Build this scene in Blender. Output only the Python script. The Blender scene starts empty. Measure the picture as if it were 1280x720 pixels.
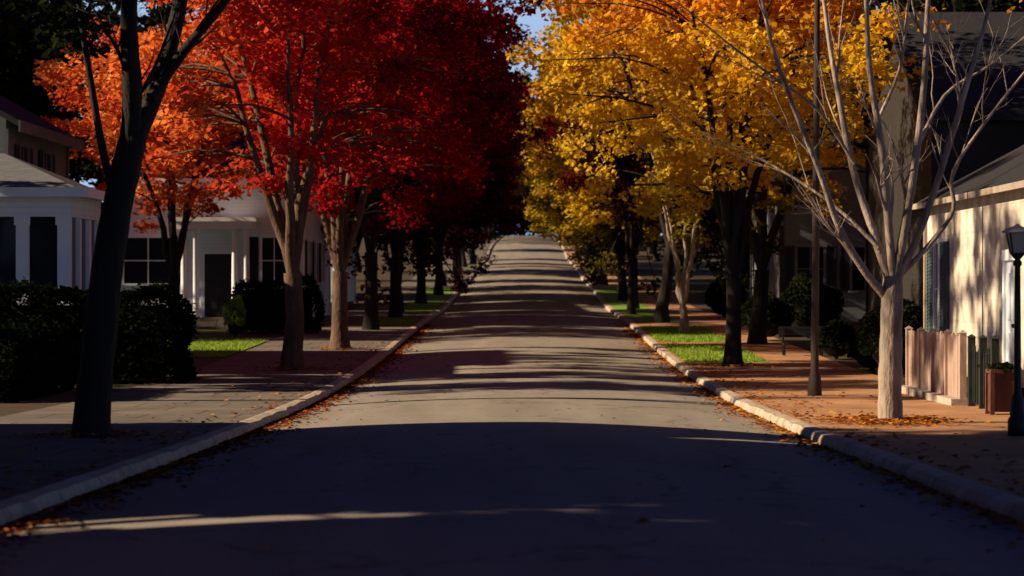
import bpy, math, random
import numpy as np
from mathutils import Vector
random.seed(3); RNG=np.random.default_rng(3)
F=3022.0; CX=0.1
sc=bpy.context.scene
# ------------------------------------------------------------ ground profile
PD=[-60,0,19,33,46,60,75,98,120,150,175,200,240,270,302,403,480,900,3000]
PZ=[.9,0,-.29,-.53,-.66,-.60,-.33,.20,.50,1.55,2.15,3.3,4.25,5.95,7.2,10.2,10.6,13.0,16.0]
_xs=np.arange(-60,3001,1.0); _zs=np.interp(_xs,PD,PZ)
k=np.hanning(17);k/=k.sum(); _zp=np.pad(_zs,8,mode='edge'); _zs=np.convolve(_zp,k,mode='valid')
def G(y): return float(np.interp(y,_xs,_zs))
def P(px,py,d): return Vector((CX+(px-660)/F*d, d, 1.6+(360-py)/F*d))
def GX(px,d): return CX+(px-660)/F*d
W=4.0
def surf(x,y):
    a=abs(x)
    if a<W: return G(y)+.02+.15*(1-(a/W)**2)
    if a<W+.2: return G(y)+.175
    return G(y)+.162
# ------------------------------------------------------------ node helpers
def newmat(name):
    m=bpy.data.materials.new(name); m.use_nodes=True
    nt=m.node_tree; b=nt.nodes['Principled BSDF']; return m,nt,b
def N(nt,t,**kw):
    n=nt.nodes.new(t)
    for a,v in kw.items():
        if a.startswith('i_'):
            key=a[2:]; key=int(key) if key.isdigit() else key.replace('_',' ')
            n.inputs[key].default_value=v
        else: setattr(n,a,v)
    return n
def ramp(nt,fac,stops):
    r=nt.nodes.new('ShaderNodeValToRGB'); e=r.color_ramp.elements
    while len(e)<len(stops): e.new(.5)
    for i,(p,c) in enumerate(stops):
        e[i].position=p; e[i].color=(*c,1)
    nt.links.new(fac,r.inputs[0]); return r.outputs[0]
def mixc(nt,mode,fac,a,b):
    x=N(nt,'ShaderNodeMix',data_type='RGBA',blend_type=mode)
    if isinstance(fac,(int,float)): x.inputs[0].default_value=fac
    else: nt.links.new(fac,x.inputs[0])
    nt.links.new(a,x.inputs[6]); nt.links.new(b,x.inputs[7]); return x.outputs[2]
def simple(name,c1,c2,scale=3,rough=.85,bump=.3,bscale=None,stretch=None,dist=.02):
    m,nt,b=newmat(name); L=nt.links.new
    tc=N(nt,'ShaderNodeTexCoord'); src=tc.outputs['Object']
    if stretch:
        mp=N(nt,'ShaderNodeMapping'); mp.inputs['Scale'].default_value=stretch; L(src,mp.inputs[0]); src=mp.outputs[0]
    n=N(nt,'ShaderNodeTexNoise',i_Scale=scale,i_Detail=6.,i_Roughness=.65); L(src,n.inputs['Vector'])
    L(ramp(nt,n.outputs[0],[(.3,c1),(.7,c2)]),b.inputs['Base Color'])
    n2=N(nt,'ShaderNodeTexNoise',i_Scale=bscale or scale*6,i_Detail=4.); L(src,n2.inputs['Vector'])
    bp=N(nt,'ShaderNodeBump',i_Strength=bump,i_Distance=dist); L(n2.outputs[0],bp.inputs['Height']); L(bp.outputs[0],b.inputs['Normal'])
    b.inputs['Roughness'].default_value=rough; b.inputs['Specular IOR Level'].default_value=.3
    return m
def mathn(nt,op,a,b=None):
    n=nt.nodes.new('ShaderNodeMath'); n.operation=op
    for i,v in enumerate([a,b]):
        if v is None: continue
        if isinstance(v,(int,float)): n.inputs[i].default_value=v
        else: nt.links.new(v,n.inputs[i])
    return n.outputs[0]
def siding(name,c1,c2,period=.14,nsc=1.3,dk=.55):
    m,nt,b=newmat(name); L=nt.links.new
    g=N(nt,'ShaderNodeNewGeometry'); s=N(nt,'ShaderNodeSeparateXYZ'); L(g.outputs['Position'],s.inputs[0])
    fr=mathn(nt,'FRACT',mathn(nt,'DIVIDE',s.outputs[2],period))
    n=N(nt,'ShaderNodeTexNoise',i_Scale=nsc,i_Detail=8.,i_Roughness=.65); L(g.outputs['Position'],n.inputs['Vector'])
    col=ramp(nt,n.outputs[0],[(.3,c1),(.7,c2)])
    dark=ramp(nt,fr,[(0,(dk,dk,dk)),(.12,(1,1,1))])
    L(mixc(nt,'MULTIPLY',1.0,col,dark),b.inputs['Base Color'])
    bp=N(nt,'ShaderNodeBump',i_Strength=.4,i_Distance=.012); bp.invert=True; L(fr,bp.inputs['Height']); L(bp.outputs[0],b.inputs['Normal'])
    b.inputs['Roughness'].default_value=.7
    return m
def leafmat(name,stops,trans=.45,low=None,top=None,zl=(3,6),zt=(8,12),left=None,right=None,xl=(-10.5,-6.5),xr=(-4.5,-2)):
    m=bpy.data.materials.new(name); m.use_nodes=True; nt=m.node_tree; nt.nodes.clear(); L=nt.links.new
    a=N(nt,'ShaderNodeAttribute'); a.attribute_name='leaf'
    col=ramp(nt,a.outputs['Fac'],stops)
    tc=N(nt,'ShaderNodeTexCoord'); s=N(nt,'ShaderNodeSeparateXYZ'); L(tc.outputs['Object'],s.inputs[0])
    nz=N(nt,'ShaderNodeTexNoise',i_Scale=.6,i_Detail=2.); L(tc.outputs['Object'],nz.inputs['Vector'])
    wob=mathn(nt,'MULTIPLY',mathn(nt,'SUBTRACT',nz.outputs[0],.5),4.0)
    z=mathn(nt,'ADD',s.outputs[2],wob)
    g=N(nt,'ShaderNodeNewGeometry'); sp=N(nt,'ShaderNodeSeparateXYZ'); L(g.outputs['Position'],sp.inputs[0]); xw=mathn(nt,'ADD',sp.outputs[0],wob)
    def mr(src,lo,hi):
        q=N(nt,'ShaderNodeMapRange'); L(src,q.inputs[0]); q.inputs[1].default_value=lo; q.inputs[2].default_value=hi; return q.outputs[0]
    if left: col=mixc(nt,'MIX',mr(xw,*xl),ramp(nt,a.outputs['Fac'],left),col)  # left side of the crown painted as if sunlit, by world x
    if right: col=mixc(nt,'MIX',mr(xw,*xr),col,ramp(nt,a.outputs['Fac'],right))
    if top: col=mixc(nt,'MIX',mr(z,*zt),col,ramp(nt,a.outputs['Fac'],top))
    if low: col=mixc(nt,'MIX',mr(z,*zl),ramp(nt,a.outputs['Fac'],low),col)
    d=N(nt,'ShaderNodeBsdfDiffuse'); t=N(nt,'ShaderNodeBsdfTranslucent'); L(col,d.inputs[0]); L(col,t.inputs[0])
    mx=N(nt,'ShaderNodeMixShader'); mx.inputs[0].default_value=trans; L(d.outputs[0],mx.inputs[1]); L(t.outputs[0],mx.inputs[2])
    o=N(nt,'ShaderNodeOutputMaterial'); L(mx.outputs[0],o.inputs[0]); return m
def asphalt():
    m,nt,b=newmat('asphalt'); L=nt.links.new
    tc=N(nt,'ShaderNodeTexCoord'); o=tc.outputs['Object']
    mp=N(nt,'ShaderNodeMapping'); mp.inputs['Scale'].default_value=(1,.12,1); L(o,mp.inputs[0])
    n=N(nt,'ShaderNodeTexNoise',i_Scale=1.1,i_Detail=7.,i_Roughness=.6); L(mp.outputs[0],n.inputs['Vector'])
    n2=N(nt,'ShaderNodeTexNoise',i_Scale=60.,i_Detail=3.); L(o,n2.inputs['Vector'])
    c=ramp(nt,n.outputs[0],[(.25,(.235,.21,.19)),(.75,(.345,.31,.28))])
    g=ramp(nt,n2.outputs[0],[(.3,(.6,.6,.6)),(.7,(1.3,1.3,1.3))])
    v=N(nt,'ShaderNodeTexVoronoi',feature='DISTANCE_TO_EDGE'); v.inputs['Scale'].default_value=.33
    n3=N(nt,'ShaderNodeTexNoise',i_Scale=1.5,i_Detail=5.); L(o,n3.inputs['Vector'])
    L(mixc(nt,'LINEAR_LIGHT',.6,o,n3.outputs[1]),v.inputs['Vector'])
    cr=ramp(nt,v.outputs['Distance'],[(0,(.5,.5,.5)),(.012,(1,1,1))])
    L(mixc(nt,'MULTIPLY',1.0,mixc(nt,'MULTIPLY',1.0,c,g),cr),b.inputs['Base Color'])
    bp=N(nt,'ShaderNodeBump',i_Strength=.4,i_Distance=.01); L(n2.outputs[0],bp.inputs['Height']); L(bp.outputs[0],b.inputs['Normal'])
    b.inputs['Roughness'].default_value=.9; b.inputs['Specular IOR Level'].default_value=.08
    return m
def paving(name,c1,c2,mortar,bw,bh,ms=.015,noisec=.5):
    m,nt,b=newmat(name); L=nt.links.new
    tc=N(nt,'ShaderNodeTexCoord'); o=tc.outputs['Object']
    br=N(nt,'ShaderNodeTexBrick'); br.inputs['Scale'].default_value=1; br.inputs['Brick Width'].default_value=bw; br.inputs['Row Height'].default_value=bh; br.inputs['Mortar Size'].default_value=ms
    br.inputs['Color1'].default_value=(*c1,1); br.inputs['Color2'].default_value=(*c2,1); br.inputs['Mortar'].default_value=(*mortar,1)
    L(o,br.inputs['Vector'])
    n=N(nt,'ShaderNodeTexNoise',i_Scale=.9,i_Detail=8.,i_Roughness=.7); L(o,n.inputs['Vector'])
    g=ramp(nt,n.outputs[0],[(.25,(noisec,)*3),(.75,(1.25,1.2,1.15))])
    L(mixc(nt,'MULTIPLY',1.0,br.outputs[0],g),b.inputs['Base Color'])
    bp=N(nt,'ShaderNodeBump',i_Strength=.4,i_Distance=.01); bp.invert=True; L(br.outputs['Fac'],bp.inputs['Height']); L(bp.outputs[0],b.inputs['Normal'])
    b.inputs['Roughness'].default_value=.9; b.inputs['Specular IOR Level'].default_value=.15; return m
def kerbmat():
    m,nt,b=newmat('granite_kerb'); L=nt.links.new
    g=N(nt,'ShaderNodeNewGeometry'); s=N(nt,'ShaderNodeSeparateXYZ'); L(g.outputs['Position'],s.inputs[0])
    fr=mathn(nt,'FRACT',mathn(nt,'DIVIDE',s.outputs[1],2.1))
    n=N(nt,'ShaderNodeTexNoise',i_Scale=2.5,i_Detail=8.,i_Roughness=.75); L(g.outputs['Position'],n.inputs['Vector'])
    c=ramp(nt,n.outputs[0],[(.3,(.22,.18,.15)),(.7,(.60,.50,.40))]); j=ramp(nt,fr,[(0,(.2,.2,.2)),(.03,(1,1,1))])
    L(mixc(nt,'MULTIPLY',1.0,c,j),b.inputs['Base Color'])
    bp=N(nt,'ShaderNodeBump',i_Strength=.6,i_Distance=.03); L(n.outputs[0],bp.inputs['Height']); L(bp.outputs[0],b.inputs['Normal'])
    b.inputs['Roughness'].default_value=.85; return m
M={}
M['road']=asphalt()
M['concrete']=paving('concrete_paving',(.20,.18,.165),(.17,.152,.14),(.07,.065,.06),1.5,1.5,.02)
M['brick']=paving('brick_paving',(.58,.31,.165),(.48,.255,.135),(.26,.17,.12),.22,.11,.01,.55)
M['kerb']=kerbmat()
M['soil']=simple('soil',(.04,.03,.018),(.08,.055,.03),1.5)
M['lawn']=simple('lawn_grass',(.12,.23,.025),(.22,.37,.045),.8,bscale=30,bump=.8)
M['bark']=simple('dark_bark',(.007,.006,.006),(.028,.021,.018),5,bump=.9,bscale=14,stretch=(1,1,.2),dist=.04)
M['barkred']=simple('brown_bark',(.035,.022,.017),(.16,.095,.065),4,bump=.9,bscale=14,stretch=(1,1,.35),dist=.04)
M['barkpale']=simple('pale_bark',(.13,.105,.09),(.46,.37,.31),4,bump=.9,bscale=16,stretch=(1,1,.35),dist=.035)
M['white']=siding('white_clapboard',(.66,.76,.90),(.78,.86,.95),.14,1.3,.7)
M['greyblue']=siding('grey_clapboard',(.08,.09,.12),(.13,.15,.18))
M['cream']=siding('weathered_offwhite_wall',(.34,.30,.26),(.86,.80,.71),.45,1.8,.85)
M['brown']=siding('brown_shingle',(.010,.009,.010),(.022,.018,.016))
M['trim']=simple('white_trim',(.68,.77,.90),(.80,.87,.94),2,bump=.05)
M['dimtrim']=simple('dull_grey_trim',(.08,.09,.11),(.14,.15,.17),2,bump=.05)
M['roof']=simple('dark_shingles',(.012,.013,.02),(.032,.032,.038),3,bump=.6,stretch=(1,4,4))
M['rooflit']=simple('lit_shingles',(.09,.10,.12),(.17,.18,.20),3,bump=.6,stretch=(1,4,4))  # same shingles in a paler tone, with the light painted in
M['eave']=simple('greyed_eave_paint',(.22,.18,.15),(.40,.34,.29),3,bump=.1)
M['teal']=simple('teal_paint',(.04,.085,.10),(.07,.125,.14),2,bump=.1)
M['blackpaint']=simple('black_paint',(.008,.008,.010),(.02,.02,.022),8,rough=.5,bump=.1)
M['cap']=simple('pale_lamp_cap',(.40,.37,.34),(.55,.51,.47),5,rough=.5,bump=.05)
M['navy']=simple('dark_shutter_paint',(.010,.014,.028),(.018,.024,.042),3,bump=.1)
M['door']=simple('dark_door_paint',(.012,.016,.03),(.025,.028,.04),3,rough=.5,bump=.1)
M['fence']=simple('weathered_pink_wood',(.26,.18,.15),(.50,.36,.31),4,bump=.3,stretch=(4,4,.6))
M['gfence']=simple('dark_gate_paint',(.012,.018,.018),(.02,.028,.028),4,bump=.2)
M['polewood']=simple('dark_pole_wood',(.022,.017,.015),(.055,.04,.034),5,bump=.5,stretch=(3,3,.15))
M['planter']=simple('brown_planter_wood',(.07,.025,.02),(.13,.05,.035),5,bump=.3)
M['brickwall']=paving('foundation_brick',(.12,.055,.04),(.09,.045,.035),(.13,.11,.10),.22,.075,.01)
M['palestone']=simple('pale_stone_base',(.30,.25,.21),(.52,.45,.38),4,bump=.3)
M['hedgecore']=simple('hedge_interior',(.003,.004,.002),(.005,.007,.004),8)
m,nt,b=newmat('window_glass'); b.inputs['Base Color'].default_value=(.008,.011,.02,1); b.inputs['Roughness'].default_value=.12; b.inputs['Specular IOR Level'].default_value=.25
n=N(nt,'ShaderNodeTexNoise',i_Scale=2.); bp=N(nt,'ShaderNodeBump',i_Strength=.05); nt.links.new(n.outputs[0],bp.inputs['Height']); nt.links.new(bp.outputs[0],b.inputs['Normal']); M['glass']=m
m,nt,b=newmat('frosted_glass'); b.inputs['Base Color'].default_value=(.35,.34,.32,1); b.inputs['Roughness'].default_value=.4; M['frost']=m
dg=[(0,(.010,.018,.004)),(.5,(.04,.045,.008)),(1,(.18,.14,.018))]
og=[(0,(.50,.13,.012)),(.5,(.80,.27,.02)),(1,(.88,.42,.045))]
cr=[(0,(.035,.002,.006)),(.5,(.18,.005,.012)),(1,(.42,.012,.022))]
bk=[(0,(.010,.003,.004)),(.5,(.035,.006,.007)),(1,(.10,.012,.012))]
lit_orange=[(0,(.48,.06,.025)),(.4,(.74,.15,.04)),(.75,(.84,.30,.07)),(1,(.88,.44,.13))]  # orange of the sunlit side, put into the leaf colour
LM={
 'red':leafmat('red_leaves',[(0,(.16,.004,.010)),(.45,(.40,.009,.018)),(.8,(.58,.022,.028)),(1,(.68,.09,.04))],.55,low=bk,zl=(2.5,4.5),left=lit_orange,right=cr,xl=(-11,-7.5),xr=(-4.5,-1.5)),
 'orangered':leafmat('orange_red_leaves',[(0,(.28,.007,.012)),(.4,(.52,.022,.022)),(.75,(.66,.06,.035)),(1,(.74,.20,.06))],.55,left=lit_orange,right=cr,xl=(-9.2,-5.6),xr=(-4.6,-2.2)),
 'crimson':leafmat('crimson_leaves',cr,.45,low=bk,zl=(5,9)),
 'orange':leafmat('orange_leaves',og,.5),
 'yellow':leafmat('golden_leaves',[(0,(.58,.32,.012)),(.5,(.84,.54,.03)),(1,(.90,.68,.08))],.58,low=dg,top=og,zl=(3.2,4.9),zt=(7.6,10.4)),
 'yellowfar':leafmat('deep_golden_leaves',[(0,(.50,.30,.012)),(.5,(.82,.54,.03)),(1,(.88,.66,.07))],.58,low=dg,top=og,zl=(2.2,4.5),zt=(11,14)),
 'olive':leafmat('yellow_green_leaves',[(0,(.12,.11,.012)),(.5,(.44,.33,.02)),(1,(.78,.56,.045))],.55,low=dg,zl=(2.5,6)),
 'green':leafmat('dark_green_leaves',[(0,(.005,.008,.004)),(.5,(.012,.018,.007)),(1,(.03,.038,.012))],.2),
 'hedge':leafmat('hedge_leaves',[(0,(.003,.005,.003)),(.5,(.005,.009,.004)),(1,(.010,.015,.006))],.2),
 'litter':leafmat('fallen_leaf_colours',[(0,(.08,.02,.012)),(.45,(.26,.07,.02)),(.8,(.50,.19,.04)),(1,(.62,.36,.06))],.1),
 'grass':leafmat('grass_blades',[(0,(.12,.22,.025)),(.5,(.23,.37,.045)),(1,(.42,.48,.08))],.3)}
# ------------------------------------------------------------ object helpers
def link(o): sc.collection.objects.link(o); return o
def mesh_obj(name,verts,faces,mat,parent=None,smooth=False):
    me=bpy.data.meshes.new(name); me.from_pydata([tuple(v) for v in verts],[],faces); me.update()
    if mat: me.materials.append(mat)
    if smooth: me.shade_smooth()
    o=link(bpy.data.objects.new(name,me))
    if parent: o.parent=parent; o.location=-parent.location
    return o
def empty(name,loc,label,cat,group=None):
    o=link(bpy.data.objects.new(name,None)); o.location=loc; o.empty_display_size=.3
    o['label']=label; o['category']=cat
    if group: o['group']=group
    return o
class B:
    def __init__(s): s.v=[]; s.f=[]
    def box(s,a,b):
        x0,y0,z0=a; x1,y1,z1=b; i=len(s.v)
        s.v+=[(x0,y0,z0),(x1,y0,z0),(x1,y1,z0),(x0,y1,z0),(x0,y0,z1),(x1,y0,z1),(x1,y1,z1),(x0,y1,z1)]
        s.f+=[tuple(i+q for q in f) for f in [(0,3,2,1),(4,5,6,7),(0,1,5,4),(1,2,6,5),(2,3,7,6),(3,0,4,7)]]
    def fbox(s,fr,u0,u1,z0,z1,n0,n1):
        o,u,n=fr; i=len(s.v)
        for (a,z,c) in [(u0,z0,n0),(u1,z0,n0),(u1,z0,n1),(u0,z0,n1),(u0,z1,n0),(u1,z1,n0),(u1,z1,n1),(u0,z1,n1)]:
            s.v.append(tuple(o+u*a+n*c+Vector((0,0,z))))
        s.f+=[tuple(i+q for q in f) for f in [(0,3,2,1),(4,5,6,7),(0,1,5,4),(1,2,6,5),(2,3,7,6),(3,0,4,7)]]
    def lathe(s,c,prof,n=16):
        i=len(s.v)
        for r,z in prof:
            for q in range(n):
                a=2*math.pi*q/n; s.v.append((c[0]+r*math.cos(a),c[1]+r*math.sin(a),c[2]+z))
        for j in range(len(prof)-1):
            for q in range(n):
                a=i+j*n+q; b_=i+j*n+(q+1)%n; s.f.append((a,b_,b_+n,a+n))
        s.f.append(tuple(i+(len(prof)-1)*n+q for q in range(n))); s.f.append(tuple(i+q for q in reversed(range(n))))
    def tube(s,pts,rad,n=7):
        i=len(s.v); pts=[Vector(p) for p in pts]; m=len(pts)
        for j,p in enumerate(pts):
            t=(pts[min(j+1,m-1)]-pts[max(j-1,0)]).normalized()
            a=t.cross(Vector((0.13,1,0.07))).normalized(); c=t.cross(a)
            for q in range(n):
                w=2*math.pi*q/n; s.v.append(tuple(p+(a*math.cos(w)+c*math.sin(w))*rad[j]))
        for j in range(m-1):
            for q in range(n):
                a=i+j*n+q; b_=i+j*n+(q+1)%n; s.f.append((a,b_,b_+n,a+n))
    def obj(s,name,mat,parent=None,smooth=False): return mesh_obj(name,s.v,s.f,mat,parent,smooth)
# ------------------------------------------------------------ setting sheets
YS=sorted(set(list(range(-30,130))+list(range(130,440,3))+[440]))
def sheet(name,xs,zf,mat,y0=-30,y1=440):
    ys=[y for y in YS if y0<=y<=y1]
    v=[];f=[];n=len(xs)
    for y in ys:
        for x in xs: v.append((x,y,zf(x,y)))
    for j in range(len(ys)-1):
        for i in range(n-1):
            a=j*n+i; f.append((a,a+1,a+1+n,a+n))
    o=mesh_obj(name,v,f,mat,smooth=True); o['kind']='structure'; return o
gx=[-900,-200,-60,-30,-12,-4.22,-4.15,4.15,4.22,12,30,60,200,900]
gy=YS+[480,560,700,900,1300,2000,3000]
v=[];f=[]
for y in gy:
    for x in gx: v.append((x,y,G(y)+(-.12 if abs(x)<4.2 and y<=440 else .14)))
n=len(gx)
for j in range(len(gy)-1):
    for i in range(n-1):
        a=j*n+i; f.append((a,a+1,a+1+n,a+n))
o=mesh_obj('ground',v,f,M['soil']); o['kind']='structure'
sheet('road',list(np.linspace(-W,W,17)),lambda x,y:G(y)+.02+.15*(1-(abs(x)/W)**2),M['road'])
def kerb(sign):
    v=[];f=[]; r=random.Random(5+sign)
    ys=[]
    for a,b_ in zip(YS[:-1],YS[1:]): ys+=[a,a+.5*(b_-a)] if a<90 else [a]
    ys.append(YS[-1])
    for y in ys:
        j=r.uniform(-.022,.022); h=r.uniform(-.018,.012); g=G(y)
        pr=[(W-.03+j,-.1),(W-.015+j,.10+h),(W+.02+j,.16+h),(W+.15+j,.170+h*.4),(W+.205,.1665),(W+.206,.0)]
        for a,z in pr: v.append((sign*a,y,g+z))
    m=6
    for j in range(len(ys)-1):
        for i in range(m-1):
            a=j*m+i; f.append((a,a+1,a+1+m,a+m))
    o=mesh_obj('kerb',v,f,M['kerb']); o['kind']='structure'
kerb(-1);kerb(1)
K=W+.17
sheet('pavement',[-8.2,-7,-5.5,-K],lambda x,y:G(y)+.156,M['concrete'],-30,440)
sheet('pavement',[K,5.5,7,8.3],lambda x,y:G(y)+.156,M['brick'],-30,440)
K=W+.21
def lawn(x0,x1,y0,y1): sheet('lawn',[x0,(x0+x1)/2,x1],lambda x,y:G(y)+.162,M['lawn'],y0,y1)
LAWNS=[(4.25,6.5,64,75),(4.25,6.6,77,90),(-11.5,-8.3,67,79),(-6.4,-4.3,91,99),(8.35,12,60,61),(4.25,6.0,94,150),(-6.0,-4.3,110,150),(-17,-8.3,84,87)]
for l in LAWNS: lawn(*l)
sheet('path',[-11.4,-8.21],lambda x,y:G(y)+.168,M['concrete'],77,78)
# ------------------------------------------------------------ leaves
def leaf_mesh(name,C,size,t,mat,flat=0.0,up=0.3,rng=RNG,aspect=.8):
    C=np.asarray(C,float); n=len(C)
    nr=rng.normal(size=(n,3)); nr/=np.linalg.norm(nr,axis=1)[:,None]
    nr[:,2]=np.abs(nr[:,2])*1.0+up
    if flat: nr[:,:2]*=(1-flat); nr[:,2]+=flat
    nr/=np.linalg.norm(nr,axis=1)[:,None]
    d=rng.normal(size=(n,3)); d-=nr*(d*nr).sum(1)[:,None]; d/=np.linalg.norm(d,axis=1)[:,None]
    s=np.cross(nr,d); sz=(size*rng.uniform(.6,1.35,n))[:,None]
    p0=C-d*sz*.5; p2=C+d*sz*.55; fold=nr*sz*.12
    p1=C+s*sz*aspect*.5+fold+d*sz*.05; p3=C-s*sz*aspect*.5+fold+d*sz*.05
    V=np.stack([p0,p1,p2,p3],1).reshape(-1,3).astype(np.float32)
    me=bpy.data.meshes.new(name); me.vertices.add(4*n); me.vertices.foreach_set('co',V.ravel())
    me.loops.add(4*n); me.loops.foreach_set('vertex_index',np.arange(4*n,dtype=np.int32))
    me.polygons.add(n); me.polygons.foreach_set('loop_start',np.arange(0,4*n,4,dtype=np.int32)); 
    me.update(calc_edges=True)
    at=me.attributes.new('leaf','FLOAT','POINT'); at.data.foreach_set('value',np.repeat(np.clip(t,0,1),4).astype(np.float32))
    me.materials.append(mat); return me
def clumps(centers,cr,per,rng,flatz=.6):
    k=len(centers); ct=rng.uniform(.05,.95,k)
    nr=rng.normal(size=(k,per,3)); nr/=np.linalg.norm(nr,axis=2)[:,:,None]
    rr=rng.uniform(0,1,(k,per,1))**.5
    off=nr*rr*np.asarray(cr).reshape(-1,1,1); off[:,:,2]*=flatz
    C=(centers[:,None,:]+off).reshape(-1,3)
    t=(ct[:,None]*.65+.18+rng.normal(0,.09,(k,per))).reshape(-1)
    return C,t
def tree_meshes(seed,H=11,R=4.8,Bt=3.6,fork=2.3,tr=.25,ncl=190,per=110,lsize=.17,crad=.85,lean=0):
    rng=np.random.default_rng(seed); r=random.Random(seed)
    b=B()
    top=Vector((lean,r.uniform(-.3,.3),fork))
    tp=[Vector((0,0,-.25)),Vector((0,0,.05)),Vector((r.uniform(-.05,.05),0,.5)),top*.5+Vector((r.uniform(-.08,.08),0,0)),top]
    b.tube(tp,[tr*1.7,tr*1.3,tr*1.03,tr*.92,tr*.9],10)
    cz=(H+Bt)/2; hz=(H-Bt)/2
    ph=rng.uniform(0,6.28,6)
    def env(u):
        az=np.arctan2(u[1],u[0]); 
        return 1+.16*math.sin(3*az+ph[0])+.12*math.sin(5*az+ph[1]+3*u[2])+.12*math.sin(4*u[2]+ph[2])
    cen=[]
    while len(cen)<ncl:
        u=rng.normal(size=3); u/=np.linalg.norm(u); q=rng.uniform(.12,1)**.55*env(u)
        p=np.array([u[0]*R*q, u[1]*R*q, cz+u[2]*hz*q])
        if u[2]<0 and p[2]<Bt+.25*hz and rng.uniform()<.35: continue
        cen.append(p)
    cen=np.array(cen)
    limbs=[]; nl=6
    for i in range(nl):
        a=2*math.pi*i/nl+r.uniform(-.4,.4); rad=R*r.uniform(.45,.75) if i else .3
        end=Vector((rad*math.cos(a),rad*math.sin(a),cz+hz*r.uniform(.1,.75)))
        pts=[];n=9
        m1=top.lerp(end,.4)+Vector((0,0,-.1*rad))+Vector((math.cos(a),math.sin(a),0))*(-.12*rad)
        for k_ in range(n):
            t=k_/(n-1); p=top*(1-t)**2+m1*2*t*(1-t)+end*t*t
            p=p+Vector((r.uniform(-1,1),r.uniform(-1,1),0))*.09*(t>0)
            pts.append(p)
        rs=[tr*.62*(1-t/(n-1)*.85) for t in range(n)]
        b.tube(pts,rs,7); limbs+=[(p,rr) for p,rr in zip(pts,rs)][2:]
    LP=np.array([tuple(p) for p,_ in limbs])
    for c in cen:
        dd=np.linalg.norm(LP-c,axis=1)+np.maximum(0,LP[:,2]-c[2])*1.2
        j=int(dd.argmin()); s=limbs[j][0]; e=Vector(c)
        L=(e-s).length; mid=s.lerp(e,.5)+Vector((r.uniform(-.1,.1)*L,r.uniform(-.1,.1)*L,.08*L))
        r0=min(limbs[j][1]*.6,.015+.012*L)
        b.tube([s,s.lerp(mid,.6)+Vector((0,0,.02*L)),mid,e],[r0,r0*.8,r0*.65,r0*.25],4)
    tm=bpy.data.meshes.new('trunk'); tm.from_pydata([tuple(v) for v in b.v],[],b.f); tm.shade_smooth(); tm.materials.append(M['bark'])
    C,t=clumps(cen,rng.uniform(.6,1.15,len(cen))*crad,per,rng)
    cm=leaf_mesh('crown',C,lsize,t,LM['red'],rng=rng)
    return tm,cm
VAR=[tree_meshes(11,H=12.5,R=4.5,Bt=4.2,fork=2.4,ncl=180,crad=.8),tree_meshes(12,H=13,R=4.5,Bt=4.0,tr=.22,ncl=215),tree_meshes(13,H=14.5,R=4.5,Bt=4.1,lean=.3,ncl=215),
     tree_meshes(14,H=14,R=4.9,Bt=3.2,ncl=240)]
LOW=[tree_meshes(61,H=17,R=5.5,Bt=2.4,fork=2.2,ncl=270,per=80,lsize=.25,crad=1.05),tree_meshes(62,H=18,R=5.3,Bt=2.1,fork=2.0,ncl=270,per=80,lsize=.25,crad=1.05),tree_meshes(63,H=16,R=5.6,Bt=2.0,fork=1.9,ncl=270,per=80,lsize=.25,crad=1.05)]
DENSE=[tree_meshes(21,H=15,R=5.5,Bt=.9,fork=1.4,ncl=260,per=60,lsize=.36,crad=1.2),tree_meshes(22,H=16,R=5.5,Bt=.8,fork=1.4,ncl=260,per=60,lsize=.36,crad=1.2)]
NARROW=tree_meshes(71,H=14,R=2.3,Bt=2.2,fork=2,tr=.2,ncl=160,per=90,lsize=.22,crad=.7)
HIGH=tree_meshes(72,H=16.5,R=3.4,Bt=10.3,fork=7,tr=.2,ncl=70,per=60,lsize=.22,crad=.6)
PALE=tree_meshes(33,H=7.5,R=1.9,Bt=3.3,fork=.9,tr=.15,ncl=60,per=80,lsize=.15,crad=.55)
def tree(x,y,var,leaf,bark,label,rot=0,s=1,sz=None,group='street trees along the kerbs',name='maple_tree'):
    e=empty(name,(x,y,surf(x,y)),label,'tree',group); e.rotation_euler[2]=rot; e.scale=(s,s,sz or s)
    for nm,me,mt in (('trunk',var[0],M[bark]),('crown',var[1],LM[leaf])):
        o=link(bpy.data.objects.new(nm,me)); o.parent=e
        o.material_slots[0].link='OBJECT'; o.material_slots[0].material=mt
    return e
lab={'orange':'orange maple lining the street','yellow':'golden yellow maple lining the street','yellowfar':'golden yellow maple with dark lower leaves','crimson':'deep crimson maple with dark trunk lining the street','olive':'yellow-green maple in partial shade beside the street','red':'bright red maple with dark trunk lining the street','green':'dark green tree in shade beside the street'}
# left row
tree(-5.75,60,VAR[0],'orangered','barkred','orange-red maple with outer leaves tinted as sunlit beside the pavement',.3,1.0)
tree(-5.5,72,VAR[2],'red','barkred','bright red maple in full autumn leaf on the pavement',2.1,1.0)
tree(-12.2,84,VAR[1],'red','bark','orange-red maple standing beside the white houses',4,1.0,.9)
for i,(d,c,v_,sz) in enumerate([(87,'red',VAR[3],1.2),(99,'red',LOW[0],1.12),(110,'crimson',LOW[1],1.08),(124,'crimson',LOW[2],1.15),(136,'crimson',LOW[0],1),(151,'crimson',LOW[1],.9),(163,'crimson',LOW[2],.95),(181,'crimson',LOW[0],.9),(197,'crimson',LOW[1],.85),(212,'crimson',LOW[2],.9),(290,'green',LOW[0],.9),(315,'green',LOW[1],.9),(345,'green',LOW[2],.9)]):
    tree((-5.55 if d<130 else -5.0)+.3*math.sin(i*2.3),d,v_,c,'bark',lab[c],i*1.7,1.0,sz)
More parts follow.
